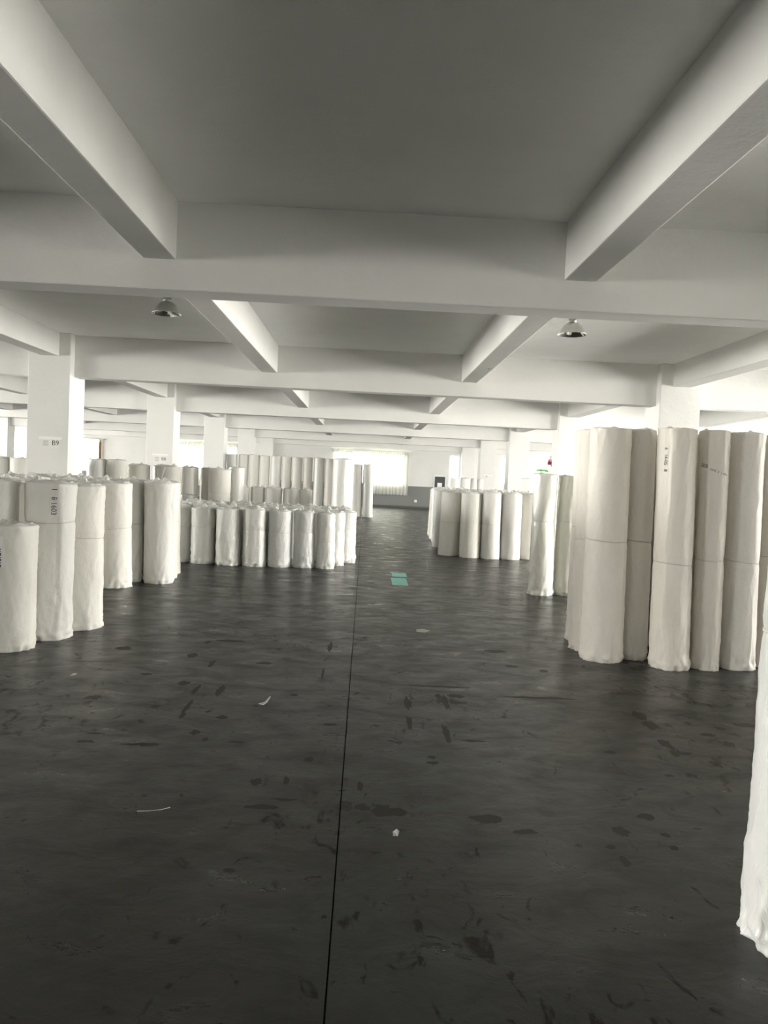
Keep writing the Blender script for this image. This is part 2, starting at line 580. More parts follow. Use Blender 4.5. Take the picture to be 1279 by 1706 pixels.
# ------------------------------------------------------------------ rolls
class Prof:
    """surface of one wrapped roll: radius by angle and height"""
    def __init__(s, r, h, seed, lean=(0, 0), rt=None, band=None, flap=None, wr=1.0, dent=0.0):
        rnd = random.Random(seed * 7 + 3)
        s.r, s.h, s.seed, s.lean, s.rt = r, h, seed * 3.71, lean, (rt or r)
        s.band, s.flap, s.wr, s.dent = band, flap, wr, dent
        s.a2, s.a3 = rnd.uniform(0.003, 0.009), rnd.uniform(0.002, 0.006)
        s.p2, s.p3, s.k = rnd.random() * 6, rnd.random() * 6, rnd.uniform(-1.2, 1.2)

    def rad(s, th, z):
        r = s.r + (s.rt - s.r) * z / s.h
        c, d = cos(th), sin(th)
        q = 1 + s.a2 * cos(2 * th + s.p2 + s.k * z) + s.a3 * cos(3 * th + s.p3 - s.k * z)
        q += 0.008 * s.wr * noise.noise((c * 0.9, d * 0.9, z * 1.3 + s.seed))
        out = r * q
        # diagonal creases, stronger near the foot
        v = noise.noise((c * 1.7 + z * 2.6, d * 1.7 - z * 1.9, z * 1.5 + s.seed))
        rid = max(0.0, 1 - abs(v) * 5.0)
        v2 = noise.noise((c * 2.6 - z * 3.4, d * 2.6 + z * 2.2, s.seed + 9))
        rid2 = max(0.0, 1 - abs(v2) * 6.0)
        m = 0.25 + 0.65 * exp(-z / 0.30) + 0.5 * exp(-(s.h - z) / 0.12)
        out += 0.008 * s.wr * m * (rid ** 1.5 + 0.8 * rid2 ** 1.5)
        out += 0.005 * exp(-((z - 0.045 - 0.02 * noise.noise((c * 2, d * 2, s.seed))) / 0.014) ** 2)
        out += 0.016 * s.wr * exp(-z / 0.10) * noise.noise((c * 4, d * 4, z * 16 + s.seed))
        if s.band:
            out -= 0.007 * exp(-((z - s.band - 0.012 * sin(th + s.p2)) / 0.022) ** 2)
        if s.dent:
            out -= s.dent * exp(-((z - s.h * 0.62) / 0.25) ** 2) * max(0, cos(th + 0.9)) ** 3
        if s.flap is not None:
            tf = s.flap + 0.22 * noise.noise((z * 1.6, s.seed, 5.0)) + 0.05 * sin(z * 9 + s.seed)
            dd = (th - tf) % (2 * pi)
            if dd < 1.1:
                out += 0.013 * (1 - dd / 1.1)
        return out

    def pt(s, th, z, off=0.0, rk=1.0):
        rr = s.rad(th, z) * rk + off
        return (rr * cos(th) + s.lean[0] * z / s.h, rr * sin(th) + s.lean[1] * z / s.h, z)


def roll_body(p, seg, dz):
    h = p.h
    zs = [0.0, 0.008, 0.02, 0.032, 0.044, 0.056, 0.07, 0.086] if seg > 40 else [0.0, 0.008, 0.02, 0.05]
    n = max(5, int((h - 0.14) / dz))
    zs += [0.105 + (h - 0.14) * k / n for k in range(n + 1)]
    prof = [(z, 1.0 if z > 0.001 else 0.985) for z in zs]
    prof += [(h - 0.018, 1.0), (h - 0.006, 0.985), (h, 0.955), (h - 0.003, 0.8), (h - 0.012, 0.45)]
    bm = bmesh.new()
    rings = []
    for z, k in prof:
        ring = []
        for i in range(seg):
            th = 2 * pi * i / seg
            zz = z
            if z > h * 0.9:
                zz = z + 0.007 * noise.noise((cos(th) * 1.5, sin(th) * 1.5, p.seed + 20)) * (z - h * 0.9) / (h * 0.1)
            q = p.pt(th, min(z, h), 0, k)
            ring.append(bm.verts.new((q[0], q[1], zz)))
        rings.append(ring)
    cr = 0.038
    for (rr, z) in ((cr + 0.006, h - 0.018), (cr, h - 0.12)):
        rings.append([bm.verts.new((rr * cos(2 * pi * i / seg) + p.lean[0], rr * sin(2 * pi * i / seg) + p.lean[1], z)) for i in range(seg)])
    for a, b in zip(rings, rings[1:]):
        for i in range(seg):
            j = (i + 1) % seg
            bm.faces.new((a[i], a[j], b[j], b[i]))
    bm.faces.new(rings[0]); bm.faces.new(rings[-1])
    return bm_mesh('wrap', bm, True)


def band_mesh(p, seg, w=0.005):
    bm = bmesh.new()
    rings = []
    for (dz, off) in ((-w, -0.002), (-w, 0.0035), (w, 0.0035), (w, -0.002)):
        ring = []
        for i in range(seg):
            th = 2 * pi * i / seg
            ring.append(bm.verts.new(p.pt(th, p.band + dz + 0.012 * sin(th + p.p2), off)))
        rings.append(ring)
    for k in range(4):
        a, b = rings[k], rings[(k + 1) % 4]
        for i in range(seg):
            j = (i + 1) % seg
            bm.faces.new((a[i], a[j], b[j], b[i]))
    return bm_mesh('tie_band', bm, True)


def film_mesh(seed):
    """crumpled plastic gathered over the end of a roll, unit radius, some centimetres high"""
    rnd = random.Random(seed)
    seg, nr = 26, 7
    tx, ty = rnd.uniform(-0.4, 0.4), rnd.uniform(-0.4, 0.4)
    bm = bmesh.new()

    def z(x, y):
        q = 0.020 + 0.020 * noise.noise((x * 2.2, y * 2.2, seed * 3.3)) + 0.016 * noise.noise((x * 6, y * 6, seed * 1.7))
        d = ((x - tx) ** 2 + (y - ty) ** 2) ** 0.5
        q += rnd.uniform(0.025, 0.06) * exp(-(d / 0.16) ** 2)
        return max(0.004, q)
    c = bm.verts.new((0, 0, z(0, 0)))
    rings = []
    for k in range(1, nr + 1):
        rr = 0.93 * k / nr
        ring = []
        for i in range(seg):
            th = 2 * pi * (i + 0.5 * (k % 2)) / seg
            q = rr * (1 + 0.05 * rnd.uniform(-1, 1))
            x, y = q * cos(th), q * sin(th)
            ring.append(bm.verts.new((x, y, z(x, y) * (1 if k < nr else 0.0) + (0.001 if k == nr else 0))))
        rings.append(ring)
    for i in range(seg):
        bm.faces.new((c, rings[0][i], rings[0][(i + 1) % seg]))
    for a, b in zip(rings, rings[1:]):
        for i in range(seg):
            j = (i + 1) % seg
            bm.faces.new((a[i], b[i], b[j], a[j]))
    me = bm_mesh('end_film', bm, False)
    me.materials.append(M['film'])
    return me


FILMS = [film_mesh(s) for s in range(1, 7)]
CORE = lathe('core_tube', [(0.030, -0.10), (0.038, -0.10), (0.038, 0.014), (0.030, 0.014), (0.030, -0.10)], 18)
CORE.materials.append(M['card'])
placed = []          # (x, y, r) of every roll that stands on the floor


def roll(x, y, r, h, label, group, seed, mat='fabric', lean=(0, 0), rt=None, band=None, flap=None, seg=30, dz=0.09, film=True, wr=1.0, z=0.0, dent=0.0, name='fabric_roll'):
    rt = rt or r
    if z == 0:                       # keep clear of the rolls already standing there
        eff = max(r, rt) * 1.018 + 0.0075 * wr + (0.004 if flap is not None else 0)
        k = min([1.0] + [(math.hypot(x - a, y - b) - c - 0.002) / eff for a, b, c in placed])
        r, rt, eff = r * k, rt * k, eff * k
    root = tag(empty(name, (x, y, z)), label, 'fabric roll', group)
    p = Prof(r, h, seed, lean, rt, band, flap, wr, dent)
    link('wrap', roll_body(p, seg, dz), M[mat], root)
    if band:
        link('tie_band', band_mesh(p, seg), M['string'], root)
    top = (lean[0], lean[1], h - 0.004)
    if film:
        f = link('end_film', FILMS[seed % 6], None, root, top, seed * 1.3)
        f.scale = (p.rt, p.rt, 0.45 if h > EYE else 1)
    else:
        link('core_tube', CORE, None, root, (top[0], top[1], h))
    if z == 0:
        placed.append((x, y, eff))
    return root, p


ORD = ['first', 'second', 'third', 'fourth', 'fifth', 'sixth', 'seventh', 'eighth', 'ninth', 'tenth', 'eleventh', 'twelfth', 'thirteenth']


def bend_text(name, text, p, th0, z0, size, parent, phi=0.0, mat='ink', off=0.004):
    cu = bpy.data.curves.new(name, 'FONT')
    cu.body = text
    cu.size = size
    cu.align_x = 'CENTER'; cu.align_y = 'CENTER'
    tmp = bpy.data.objects.new(name, cu)
    me = bpy.data.meshes.new_from_object(tmp)
    bpy.data.objects.remove(tmp); bpy.data.curves.remove(cu)
    for v in me.vertices:
        s = v.co.x * cos(phi) - v.co.y * sin(phi)
        zz = v.co.x * sin(phi) + v.co.y * cos(phi)
        th = th0 + s / p.r
        v.co = Vector(p.pt(th, z0 + zz, off))
    me.materials.clear()
    return tag(link(name, me, M[mat], parent), kind='stuff')


def flat_text(name, text, size, mat, parent, loc):
    cu = bpy.data.curves.new(name, 'FONT')
    cu.body = text
    cu.size = size
    cu.align_x = 'CENTER'; cu.align_y = 'CENTER'
    tmp = bpy.data.objects.new(name, cu)
    me = bpy.data.meshes.new_from_object(tmp)
    bpy.data.objects.remove(tmp); bpy.data.curves.remove(cu)
    me.transform(Matrix.Rotation(pi / 2, 4, 'X'))
    me.materials.clear()
    return link(name, me, M[mat], parent, loc)


F = -pi / 2        # the side of a roll that faces the camera
# --- tall block on the right
G1 = 'tall white rolls in the right block'
R1 = [
    # x, y, r, rt, h, lean, band, flap, label
    (2.083, 6.67, 0.170, 0.165, 1.99, -0.026, 1.04, F + 1.0, 'tall white roll at the aisle-side front corner of the right block'),
    (2.395, 6.775, 0.145, 0.145, 2.00, -0.036, 1.03, None, 'tall white roll set back beside the front corner roll of the right block'),
    (2.609, 6.48, 0.158, 0.152, 2.00, -0.050, 0.88, F - 0.72, 'tall white roll with a long loose edge and upright ink marks, right block'),
    (2.917, 6.49, 0.150, 0.158, 2.00, -0.038, 0.93, None, 'tall white roll with two slanting printed ink marks, right block'),
    (3.223, 6.57, 0.148, 0.142, 2.00, -0.034, 0.92, F - 0.9, 'tall plain roll just right of the one with slanting ink marks'),
    (3.554, 6.72, 0.158, 0.152, 1.99, -0.034, 0.95, None, 'tall white roll partly cut off by the near roll at the photo edge'),
    (2.090, 7.05, 0.170, 0.170, 2.00, -0.012, 1.02, None, 'tall white roll second along the aisle side of the right block'),
    (2.158, 7.46, 0.165, 0.165, 2.02, -0.020, 1.1, None, 'tall white roll third along the aisle side of the right block'),
]
r1 = []
for k, (x, y, r, rt, h, ln, bd, fp, lb) in enumerate(R1):
    r1.append(roll(x, y, r, h, lb, G1, 100 + k, 'fabric_warm', (ln, 0), rt, bd, fp, 80, 0.025, True, 1.5))
for k, (x, y) in enumerate([(2.49, 7.20), (2.86, 6.98), (3.20, 7.02), (3.55, 7.13), (2.84, 7.36), (3.89, 6.80), (4.24, 6.84), (3.19, 7.40), (3.90, 7.18), (2.50, 7.62), (3.54, 7.52), (2.86, 7.74), (4.24, 7.24)]):  # unseen filler; outer and rear ones added to shade the near left rolls
    roll(x, y, 0.16, 1.99, f'added tall white roll hidden inside the right block, {ORD[k]} counted behind its front row', G1, 120 + k, 'fabric_warm', (-0.02, 0), None, 1.0, None, 32, 0.1)
o, p = r1[2]
bend_text('printed_mark', '6   16-05   8', p, F - 0.92, 1.74, 0.040, o, -pi / 2)
o, p = r1[3]
bend_text('printed_mark', '205', p, F - 1.02, 1.705, 0.042, o, -0.3)
bend_text('printed_mark', 'FM5 2  1.60m', p, F + 0.02, 1.655, 0.027, o, -0.28)

roll(1.546, 2.525, 0.197, 2.08, 'bright white wrapped roll cut off by the right edge of the photo', 'near roll at the right edge', 140, 'woven_bag', (0.0, 0), 0.197, 1.05, None, 110, 0.02, True, 2.3)

for k, (x, y) in enumerate([(1.97, 2.46), (2.40, 2.52), (1.78, 2.08), (2.22, 2.10), (2.84, 2.50)]):  # added out of view to keep right-hand light off the near left rolls
    roll(x, y, 0.195, 2.05, f'added unseen wrapped roll beyond the right edge roll, {ORD[k]} of that block', 'near roll at the right edge', 145 + k, 'woven_bag', (0, 0), None, 1.05, None, 30, 0.1)

# --- glossy pair
G2 = 'pair of glossy wrapped rolls'
roll(2.388, 10.42, 0.165, 1.62, 'glossy plastic-wrapped roll with a pinched waist, nearer the aisle of a pair', G2, 150, 'gloss', (-0.01, 0), 0.155, 0.98, None, 56, 0.035, True, 1.8, 0, 0.03)
roll(2.743, 10.50, 0.165, 1.61, 'glossy plastic-wrapped roll of a pair, beside the tall right block', G2, 151, 'gloss', (-0.01, 0), 0.16, 0.98, F - 0.3, 56, 0.035, True, 1.8, 0, 0.02)

# --- chest-high block behind it
G3 = 'chest-high rolls in the right rear block'
for k, (x, y, r, h, ln) in enumerate([(1.641, 15.29, 0.195, 1.24, 0.02), (2.026, 15.01, 0.195, 1.24, -0.013), (2.416, 14.94, 0.190, 1.26, -0.02),
                                      (2.806, 15.00, 0.193, 1.26, -0.012), (3.211, 15.2, 0.195, 1.27, -0.02)]):
    roll(x, y, r, h, f'chest-high white roll, {ORD[k]} from the aisle in the front row of the right rear block', G3, 160 + k, 'fabric', (ln, 0), None, 0.66 if k != 3 else None, None, 40, 0.05)
roll(1.648, 16.9, 0.185, 1.24, 'chest-high roll set back on the aisle side of the right rear block', G3, 170, 'woven_bag', (-0.01, 0), None, None, None, 32, 0.08)
roll(1.807, 20.3, 0.19, 1.21, 'rearmost chest-high roll on the aisle side of the right rear block', G3, 171, 'fabric', (0.03, 0), None, None, None, 32, 0.08)

# --- near left block
G4 = 'rolls in the near left block'
l1 = []
L1 = [(-2.815, 6.20, 0.215, 0.22, 0.98, -0.003, None, None, 'shorter white roll with a black barcode label at the left edge', 'fabric'),
      (-2.665, 6.63, 0.200, 0.21, 1.31, 0.005, 0.99, F + 0.66, 'white roll with a hanging loose edge and upright black print, near left block', 'fabric'),
      (-2.578, 7.10, 0.215, 0.22, 1.29, -0.02, 0.83, None, 'white roll at the aisle corner of the near left block, behind the printed one', 'fabric'),
      (-3.035, 9.53, 0.205, 0.205, 1.26, -0.03, 0.72, None, 'white roll with a knotted tie band in the rear part of the near left block', 'fabric'),
      (-3.038, 10.02, 0.19, 0.19, 1.27, -0.02, 0.75, None, 'white roll showing as a thin shaded strip between two others, near left block', 'fabric'),
      (-2.616, 10.00, 0.215, 0.235, 1.28, -0.013, None, F + 1.2, 'broad white roll at the aisle-side end of the near left block', 'fabric'),
      (-2.716, 10.46, 0.215, 0.225, 1.28, -0.02, 0.75, None, 'white roll just behind the broad end roll of the near left block', 'fabric'),
      (-2.796, 10.93, 0.22, 0.22, 1.27, -0.03, None, None, 'rearmost white roll on the aisle side of the near left block', 'fabric'),
      (-3.127, 6.58, 0.205, 0.21, 1.31, 0.0, None, None, 'shaded white roll directly behind the shorter barcode roll', 'fabric')]
for k, (x, y, r, rt, h, ln, bd, fp, lb, mt) in enumerate(L1):
    l1.append(roll(x, y, r, h, lb, G4, 180 + k, mt, (ln, 0), rt, bd, fp, 72, 0.026, True, 1.6))
o, p = l1[1]
bend_text('printed_mark', '1   8 1603', p, F + 0.50, 1.16, 0.055, o, -pi / 2)
o, p = l1[0]


def bent_patch(name, p, th0, th1, z0, z1, off, mat, parent):
    bm = bmesh.new()
    n = 8
    g = []
    for (z, o) in ((z0, -0.002), (z0, off), (z1, off), (z1, -0.002)):
        g.append([bm.verts.new(p.pt(th0 + (th1 - th0) * i / n, z, o)) for i in range(n + 1)])
    for k in range(4):
        a, b = g[k], g[(k + 1) % 4]
        for i in range(n):
            bm.faces.new((a[i], a[i + 1], b[i + 1], b[i]))
    bm.faces.new([r_[0] for r_ in g]); bm.faces.new([r_[-1] for r_ in g])
    return link(name, bm_mesh(name, bm), M[mat], parent)


tc = F + 0.0
lab = bent_patch('barcode_label', p, tc - 0.30, tc + 0.30, 0.66, 0.90, 0.006, 'paper', o)
for k, (a, b) in enumerate([(0.665, 0.685), (0.695, 0.702), (0.712, 0.73), (0.738, 0.744), (0.754, 0.776), (0.785, 0.79), (0.80, 0.806)]):
    bent_patch('barcode_bar', p, tc + 0.02, tc + 0.24, a, b, 0.0075, 'ink', lab)

# --- low block in the middle
G5 = 'low rolls in the middle left block'
L2 = [(-2.911, 12.36, 0.175, 0.86), (-2.529, 12.26, 0.19, 0.865), (-2.125, 12.19, 0.20, 0.875), (-1.718, 12.17, 0.195, 0.885), (-1.325, 12.22, 0.187, 0.88),
      (-0.949, 12.26, 0.180, 0.88), (-0.612, 12.26, 0.150, 0.86), (-0.507, 12.74, 0.175, 0.87), (-0.350, 13.22, 0.195, 0.86)]
for k, (x, y, r, h) in enumerate(L2):
    lb = (f'low wrapped roll, {ORD[k]} from the left in the front row of the middle left block' if k < 6 else
          ('slim low roll at the aisle end of the front row, middle left block', 'low roll just behind the slim end roll of the middle left block',
           'low roll farthest back on the aisle side of the middle left block')[k - 6])
    roll(x, y, r, h, lb, G5, 200 + k, 'woven_bag', (-0.012, 0), None, [0.56, 0.57, None, 0.57, 0.55, 0.57, 0.43, 0.56, 0.56][k], F + 0.4 if k == 3 else None, 48, 0.03, True, 2.1)

# --- rolls standing behind, on the left
G6 = 'rolls behind the near left block'
for k, (x, y, r, h, lb) in enumerate([
        (-6.639, 14.25, 0.19, 1.50, 'leftmost roll behind the near left block, left of the nearest column'),
        (-6.244, 14.2, 0.19, 1.51, 'roll just left of the nearest left column, behind the near left block'),
        (-5.844, 14.2, 0.18, 1.51, 'roll half hidden behind the nearest left column'),
        (-5.232, 15.18, 0.18, 1.56, 'tall roll just right of the nearest left column, behind the near left block'),
        (-4.842, 15.20, 0.195, 1.56, 'second roll right of the nearest left column, behind the near left block'),
        (-4.613, 15.85, 0.215, 1.48, 'dark-topped roll below the second left column'),
        (-4.262, 16.2, 0.16, 1.49, 'narrow shaded roll between two wider ones below the second left column'),
        (-3.983, 15.84, 0.21, 1.48, 'roll with a torn corner of wrap hanging open below the second left column')]):
    o, p = roll(x, y, r, h, lb, G6, 220 + k, 'fabric' if k % 3 else 'woven_bag', (0, 0), None, None, None, 36, 0.07)
    if k == 7:     # torn flap of wrap standing off the surface
        bm = bmesh.new()
        g = []
        for (z, t0, t1) in ((1.46, -0.9, -0.2), (1.38, -1.15, -0.3), (1.28, -1.0, -0.45), (1.18, -0.8, -0.6)):
            g.append([bm.verts.new(p.pt(F + t0 + (t1 - t0) * i / 4, z, 0.05 * (1 - i / 4) + 0.006)) for i in range(5)])
        for a, b in zip(g, g[1:]):
            for i in range(4):
                bm.faces.new((a[i], a[i + 1], b[i + 1], b[i]))
        fl_o = link('torn_flap', bm_mesh('torn_flap', bm, True), M['fabric'], o)
        sm = fl_o.modifiers.new('thickness', 'SOLIDIFY'); sm.thickness = 0.004
roll(-3.715, 16.38, 0.175, 0.91, 'short lower roll carrying another short roll, behind the near left block', G6, 230, 'woven_bag', film=False)
roll(-3.715, 16.38, 0.175, 0.555, 'short roll stacked on top of another, with a dark gap between them', G6, 231, 'fabric', z=0.925, seg=40, dz=0.05)
roll(-3.391, 16.62, 0.15, 1.47, 'narrow roll right of the stacked pair of short rolls', G6, 232, 'fabric')
roll(-3.072, 16.30, 0.225, 1.47, 'broad roll with a low tie band behind the left end of the low block', G6, 233, 'fabric', band=0.98, seg=48, dz=0.05)
roll(-2.787, 16.66, 0.16, 1.53, 'roll behind the broad banded one at the end of the left rear row', G6, 234, 'woven_bag', band=1.0)

G7 = 'short rolls behind the low block'
for k, (x, y, r, h) in enumerate([(-2.766, 17.35, 0.16, 1.10), (-2.433, 17.40, 0.165, 1.11), (-2.072, 17.39, 0.185, 1.11), (-1.702, 17.37, 0.17, 1.10), (-1.371, 17.45, 0.145, 1.10)]):
    roll(x, y, r, h, f'short roll, {ORD[k]} from the left in the row peeping over the low block', G7, 240 + k, 'fabric', band=0.9 if k > 1 else None, seg=36, dz=0.07)

G8 = 'tall rolls in the back left row'
for k in range(10):
    x = -4.365 + 0.3465 * k
    lb = f'tall roll, {ORD[k]} from the left in the long back row left of the end window'
    o, p = roll(x, 25.2, 0.168, 1.95 + 0.02 * ((k * 7) % 3) / 2, lb, G8, 250 + k, 'fabric' if k % 4 else 'woven_bag', (0.004 * ((k * 5) % 7 - 3), 0), None, 1.05, F + 0.6 if k in (6, 7) else None, 36, 0.07, True, 1.6 if k in (6, 7) else 1.0)
roll(-0.839, 24.32, 0.255, 1.95, 'broad tall roll at the aisle end of the back left row', G8, 265, 'woven_bag', seg=44, dz=0.06)
roll(-0.747, 24.86, 0.23, 1.97, 'tall roll just behind the broad one at the aisle end of the back row', G8, 266, 'fabric')
roll(-0.665, 25.36, 0.20, 1.97, 'rearmost roll at the aisle end of the back left row', G8, 267, 'woven_bag')
G9 = 'two tall rolls standing by the aisle before the end window'
roll(-0.337, 27.73, 0.175, 1.85, 'left one of two tall rolls standing before the end window', G9, 270, 'fabric', (-0.045, 0), seg=36, dz=0.06)
roll(0.035, 27.65, 0.185, 1.86, 'right one of two tall rolls standing before the end window', G9, 271, 'woven_bag', (-0.04, 0), seg=36, dz=0.06)

G10 = 'far rolls behind the right rear block'
for k, (x, y, r, h) in enumerate([(2.707, 24.2, 0.150, 1.52), (3.029, 24.2, 0.150, 1.54), (3.304, 24.3, 0.10, 1.53), (3.514, 24.3, 0.10, 1.53)]):
    roll(x, y, r, h, f'small far roll, {ORD[k]} from the aisle, showing above the right rear block', G10, 280 + k, 'fabric')
roll(3.736, 18.2, 0.175, 1.58, 'roll showing between the right rear block and the glossy pair', G10, 286, 'fabric')


# --- rolls packed behind the front rows: only their tops show
def pack(rows, r, h, label, group, seed, mat):
    """rows: lists of (x, y), first row nearest the camera, each row counted from the aisle"""
    rnd = random.Random(seed)
    protos = []
    eff = r * 1.018 + 0.0075
    nr = 0
    for row in rows:
        ok = []
        for (x, y) in row:
            x += rnd.uniform(-0.008, 0.008); y += rnd.uniform(-0.008, 0.008)
            if not any(math.hypot(x - a, y - b) < eff + c + 0.002 for a, b, c in placed):
                ok.append((x, y))
        for k, (x, y) in enumerate(ok):
            lb = f'{label}, {ORD[nr]} inner row, {ORD[k]} from aisle'
            if len(protos) < 4:
                protos.append(roll(x, y, r, h * rnd.uniform(0.985, 1.01), lb, group, seed + len(protos), mat, band=h * 0.62, seg=26, dz=0.16))
                continue
            src = protos[rnd.randrange(4)][0]
            c = src.copy(); col.objects.link(c)
            c.location = (x, y, 0); c.rotation_euler = (0, 0, rnd.random() * 6.28)
            c['label'] = lb
            for ch in src.children:
                d = ch.copy(); col.objects.link(d); d.parent = c
            placed.append((x, y, eff))
        nr += bool(ok)


def hexa(x0, x1, y0, y1, s, keep=lambda x, y: True):
    """rows of close-packed centres, x0 on the aisle side"""
    sg = 1 if x1 > x0 else -1
    return [[(x, y) for x, y in [(x0 + sg * (s * i + (s / 2 if j % 2 else 0)), y0 + s * 0.88 * j) for i in range(int(abs(x1 - x0) / s) + 1)] if keep(x, y)]
            for j in range(int((y1 - y0) / (s * 0.88)) + 1)]


pack(hexa(-0.45, -2.95, 12.66, 14.7, 0.41), 0.185, 0.87, 'low roll in the middle left block', G5, 301, 'woven_bag')
pack(hexa(-2.8, -5.0, 7.12, 11.2, 0.45, lambda x, y: x > -0.47 * y and not (7.3 < y < 9.4 and x > -0.36 * y - 0.22)), 0.205, 1.27,
     'white roll in the near left block', G4, 311, 'fabric')
pack(hexa(1.75, 3.9, 15.4, 19.6, 0.415, lambda x, y: x < 0.215 * y), 0.19, 1.24, 'chest-high roll in the right rear block', G3, 321, 'woven_bag')
pack([[(-4.98, 15.6), (-5.9, 14.62), (-6.3, 14.66)]], 0.17, 1.46, 'half hidden roll behind the left rear row', G6, 331, 'fabric')


# ------------------------------------------------------------------ lamps
def lamp(x, y, label):
    r = tag(empty('dome_lamp', (x, y, CEIL)), label, 'lamp', 'dome lamps under the ceiling')
    link('ceiling_plate', lathe('ceiling_plate', [(0, 0), (0.045, 0), (0.045, -0.012), (0, -0.012)], 20), M['steel'], r)
    link('stem', lathe('stem', [(0, -0.01), (0.012, -0.01), (0.012, -0.055), (0, -0.055)], 12), M['steel'], r)
    link('socket_housing', lathe('socket_housing', [(0, -0.045), (0.038, -0.045), (0.046, -0.052), (0.046, -0.085), (0.040, -0.092), (0, -0.092)], 24), M['steel'], r)
    out = [(0.042, -0.088), (0.06, -0.094), (0.085, -0.112), (0.108, -0.138), (0.126, -0.166), (0.138, -0.192), (0.150, -0.205), (0.166, -0.222), (0.168, -0.226)]
    inn = [(a - 0.004, b - 0.002) for a, b in reversed(out[:-1])]
    s = link('shade', lathe('shade', out + [(0.165, -0.226)] + inn + [(0.0, -0.091)], 48), M['alu'], r)
    link('reflector', lathe('reflector', [(a - 0.006, b - 0.0035) for a, b in out[1:-1]], 48), M['alu_in'], s)
    link('bulb', lathe('bulb', [(0, -0.088), (0.018, -0.09), (0.02, -0.11), (0.036, -0.14), (0.040, -0.165), (0.03, -0.19), (0.012, -0.2), (0, -0.201)], 20), M['lampglass'], r)


lamp(-2.34, 8.9, 'aluminium dome lamp under the ceiling on the left')
lamp(2.235, 8.9, 'aluminium dome lamp under the ceiling on the right')

hk = tag(empty('wire_hook', (1.55, 10.5, 3.0)), 'small wire hook under the right ceiling joist', 'hook')
link('wire', tube_mesh('wire', [(0.0, 0, 0.0), (0.0, 0, -0.02), (0.03, 0, -0.028), (0.075, 0, -0.022)], 0.004, 6), M['steel'], hk)
link('screw_plate', box_mesh('screw_plate', -0.015, 0.015, -0.015, 0.015, -0.006, 0.0), M['steel'], hk)


# ------------------------------------------------------------------ notices on columns
def notice(x, y, z, w, h, text, label, size):
    r = tag(empty('column_notice', (x, y, z)), label, 'notice', 'paper notices on the columns')
    s = link('sheet', box_mesh('sheet', -w / 2, w / 2, -0.003, 0, -h / 2, h / 2), M['sleeve'], r)
    link('clear_tape', box_mesh('clear_tape', -w / 2 - 0.02, w / 2 + 0.03, -0.0045, -0.003, h / 2 - 0.03, h / 2 + 0.012), M['film'], r)
    for k in range(3):
        link('printed_line', box_mesh('printed_line', -w * 0.36, -w * 0.08, -0.0042, -0.003, h * 0.12 - k * h * 0.17, h * 0.12 - k * h * 0.17 + 0.011), M['print_grey'], s)
    if text:
        flat_text('printed_number', text, size, 'ink', s, (w * 0.27, -0.0042, 0.0))


notice(-4.84, 12.15 - 0.17, 1.755, 0.30, 0.17, 'B9', 'paper notice marked B9 taped to the nearest left column', 0.105)
notice(-4.86, 18.5 - 0.17, 1.64, 0.32, 0.22, 'B8', 'paper notice taped to the second left column', 0.10)
notice(4.78, 31.2 - 0.17, 1.66, 0.32, 0.11, None, 'narrow paper notice taped to a far right column', 0.1)

# ------------------------------------------------------------------ things on the far wall
r = tag(empty('wall_panel', (3.46, Y1, 1.07)), 'dark square panel in a white frame on the far wall, white sheet at its foot', 'panel')
link('backing', box_mesh('backing', -0.25, 0.25, -0.05, 0.0, -0.03, 0.5, 0.004), M['board'], r)
for (a, b, c, d) in ((-0.31, -0.25, -0.03, 0.56), (0.25, 0.31, -0.03, 0.56), (-0.25, 0.25, 0.5, 0.56)):
    link('frame', box_mesh('frame', a, b, -0.06, 0, c, d, 0.003), M['frame'], r)
link('sheet', box_mesh('sheet', -0.11, 0.11, -0.055, -0.05, -0.03, 0.2), M['paper'], r)
r = tag(empty('wall_socket', (2.34, Y1 - 0.006, 0.34)), 'white wall socket low on the grey dado of the far wall', 'socket')
link('face_plate', box_mesh('face_plate', -0.06, 0.06, -0.012, 0, -0.06, 0.06, 0.003), M['paper'], r)
link('outlet_hole', box_mesh('outlet_hole', -0.02, 0.02, -0.0135, -0.012, -0.008, 0.008), M['black'], r)

# alarm on the side face of the second right column
r = tag(empty('alarm_lamp', (4.43, 18.9, 1.98)), 'dark red alarm lamp with a pink lens on the side of a right column', 'alarm')
link('housing', box_mesh('housing', -0.09, 0.0, -0.04, 0.04, -0.035, 0.045, 0.008), M['red'], r)
link('lens', lathe('lens', [(0, 0.046), (0.026, 0.046), (0.024, 0.085), (0.012, 0.10), (0, 0.102)], 16), M['pink'], r, (-0.05, 0, 0))
link('bracket', box_mesh('bracket', -0.06, 0.0, -0.008, 0.008, 0.17, 0.186), M['steel'], r)
link('cable', tube_mesh('cable', [(-0.03, 0, 0.17), (-0.04, 0, 0.14), (-0.022, -0.02, 0.11), (-0.012, -0.03, 0.045), (-0.01, -0.03, -0.02), (-0.006, -0.06, -0.07)], 0.006, 6), M['black'], r)

# a twist of green film on the glossy pair
bm = bmesh.new()
rnd = random.Random(5)
vs = [[bm.verts.new((-0.08 + 0.032 * i + rnd.uniform(-.008, .008), -0.02 + 0.02 * j, 0.012 + 0.03 * rnd.random())) for i in range(6)] for j in range(3)]
for j in range(2):
    for i in range(5):
        bm.faces.new((vs[j][i], vs[j][i + 1], vs[j + 1][i + 1], vs[j + 1][i]))
g = tag(link('film_scrap', bm_mesh('film_scrap', bm), M['green'], None, (2.315, 10.36, 1.64)), 'scrap of bright green film lying on top of a glossy roll', 'film scrap')
sm = g.modifiers.new('thickness', 'SOLIDIFY'); sm.thickness = 0.006

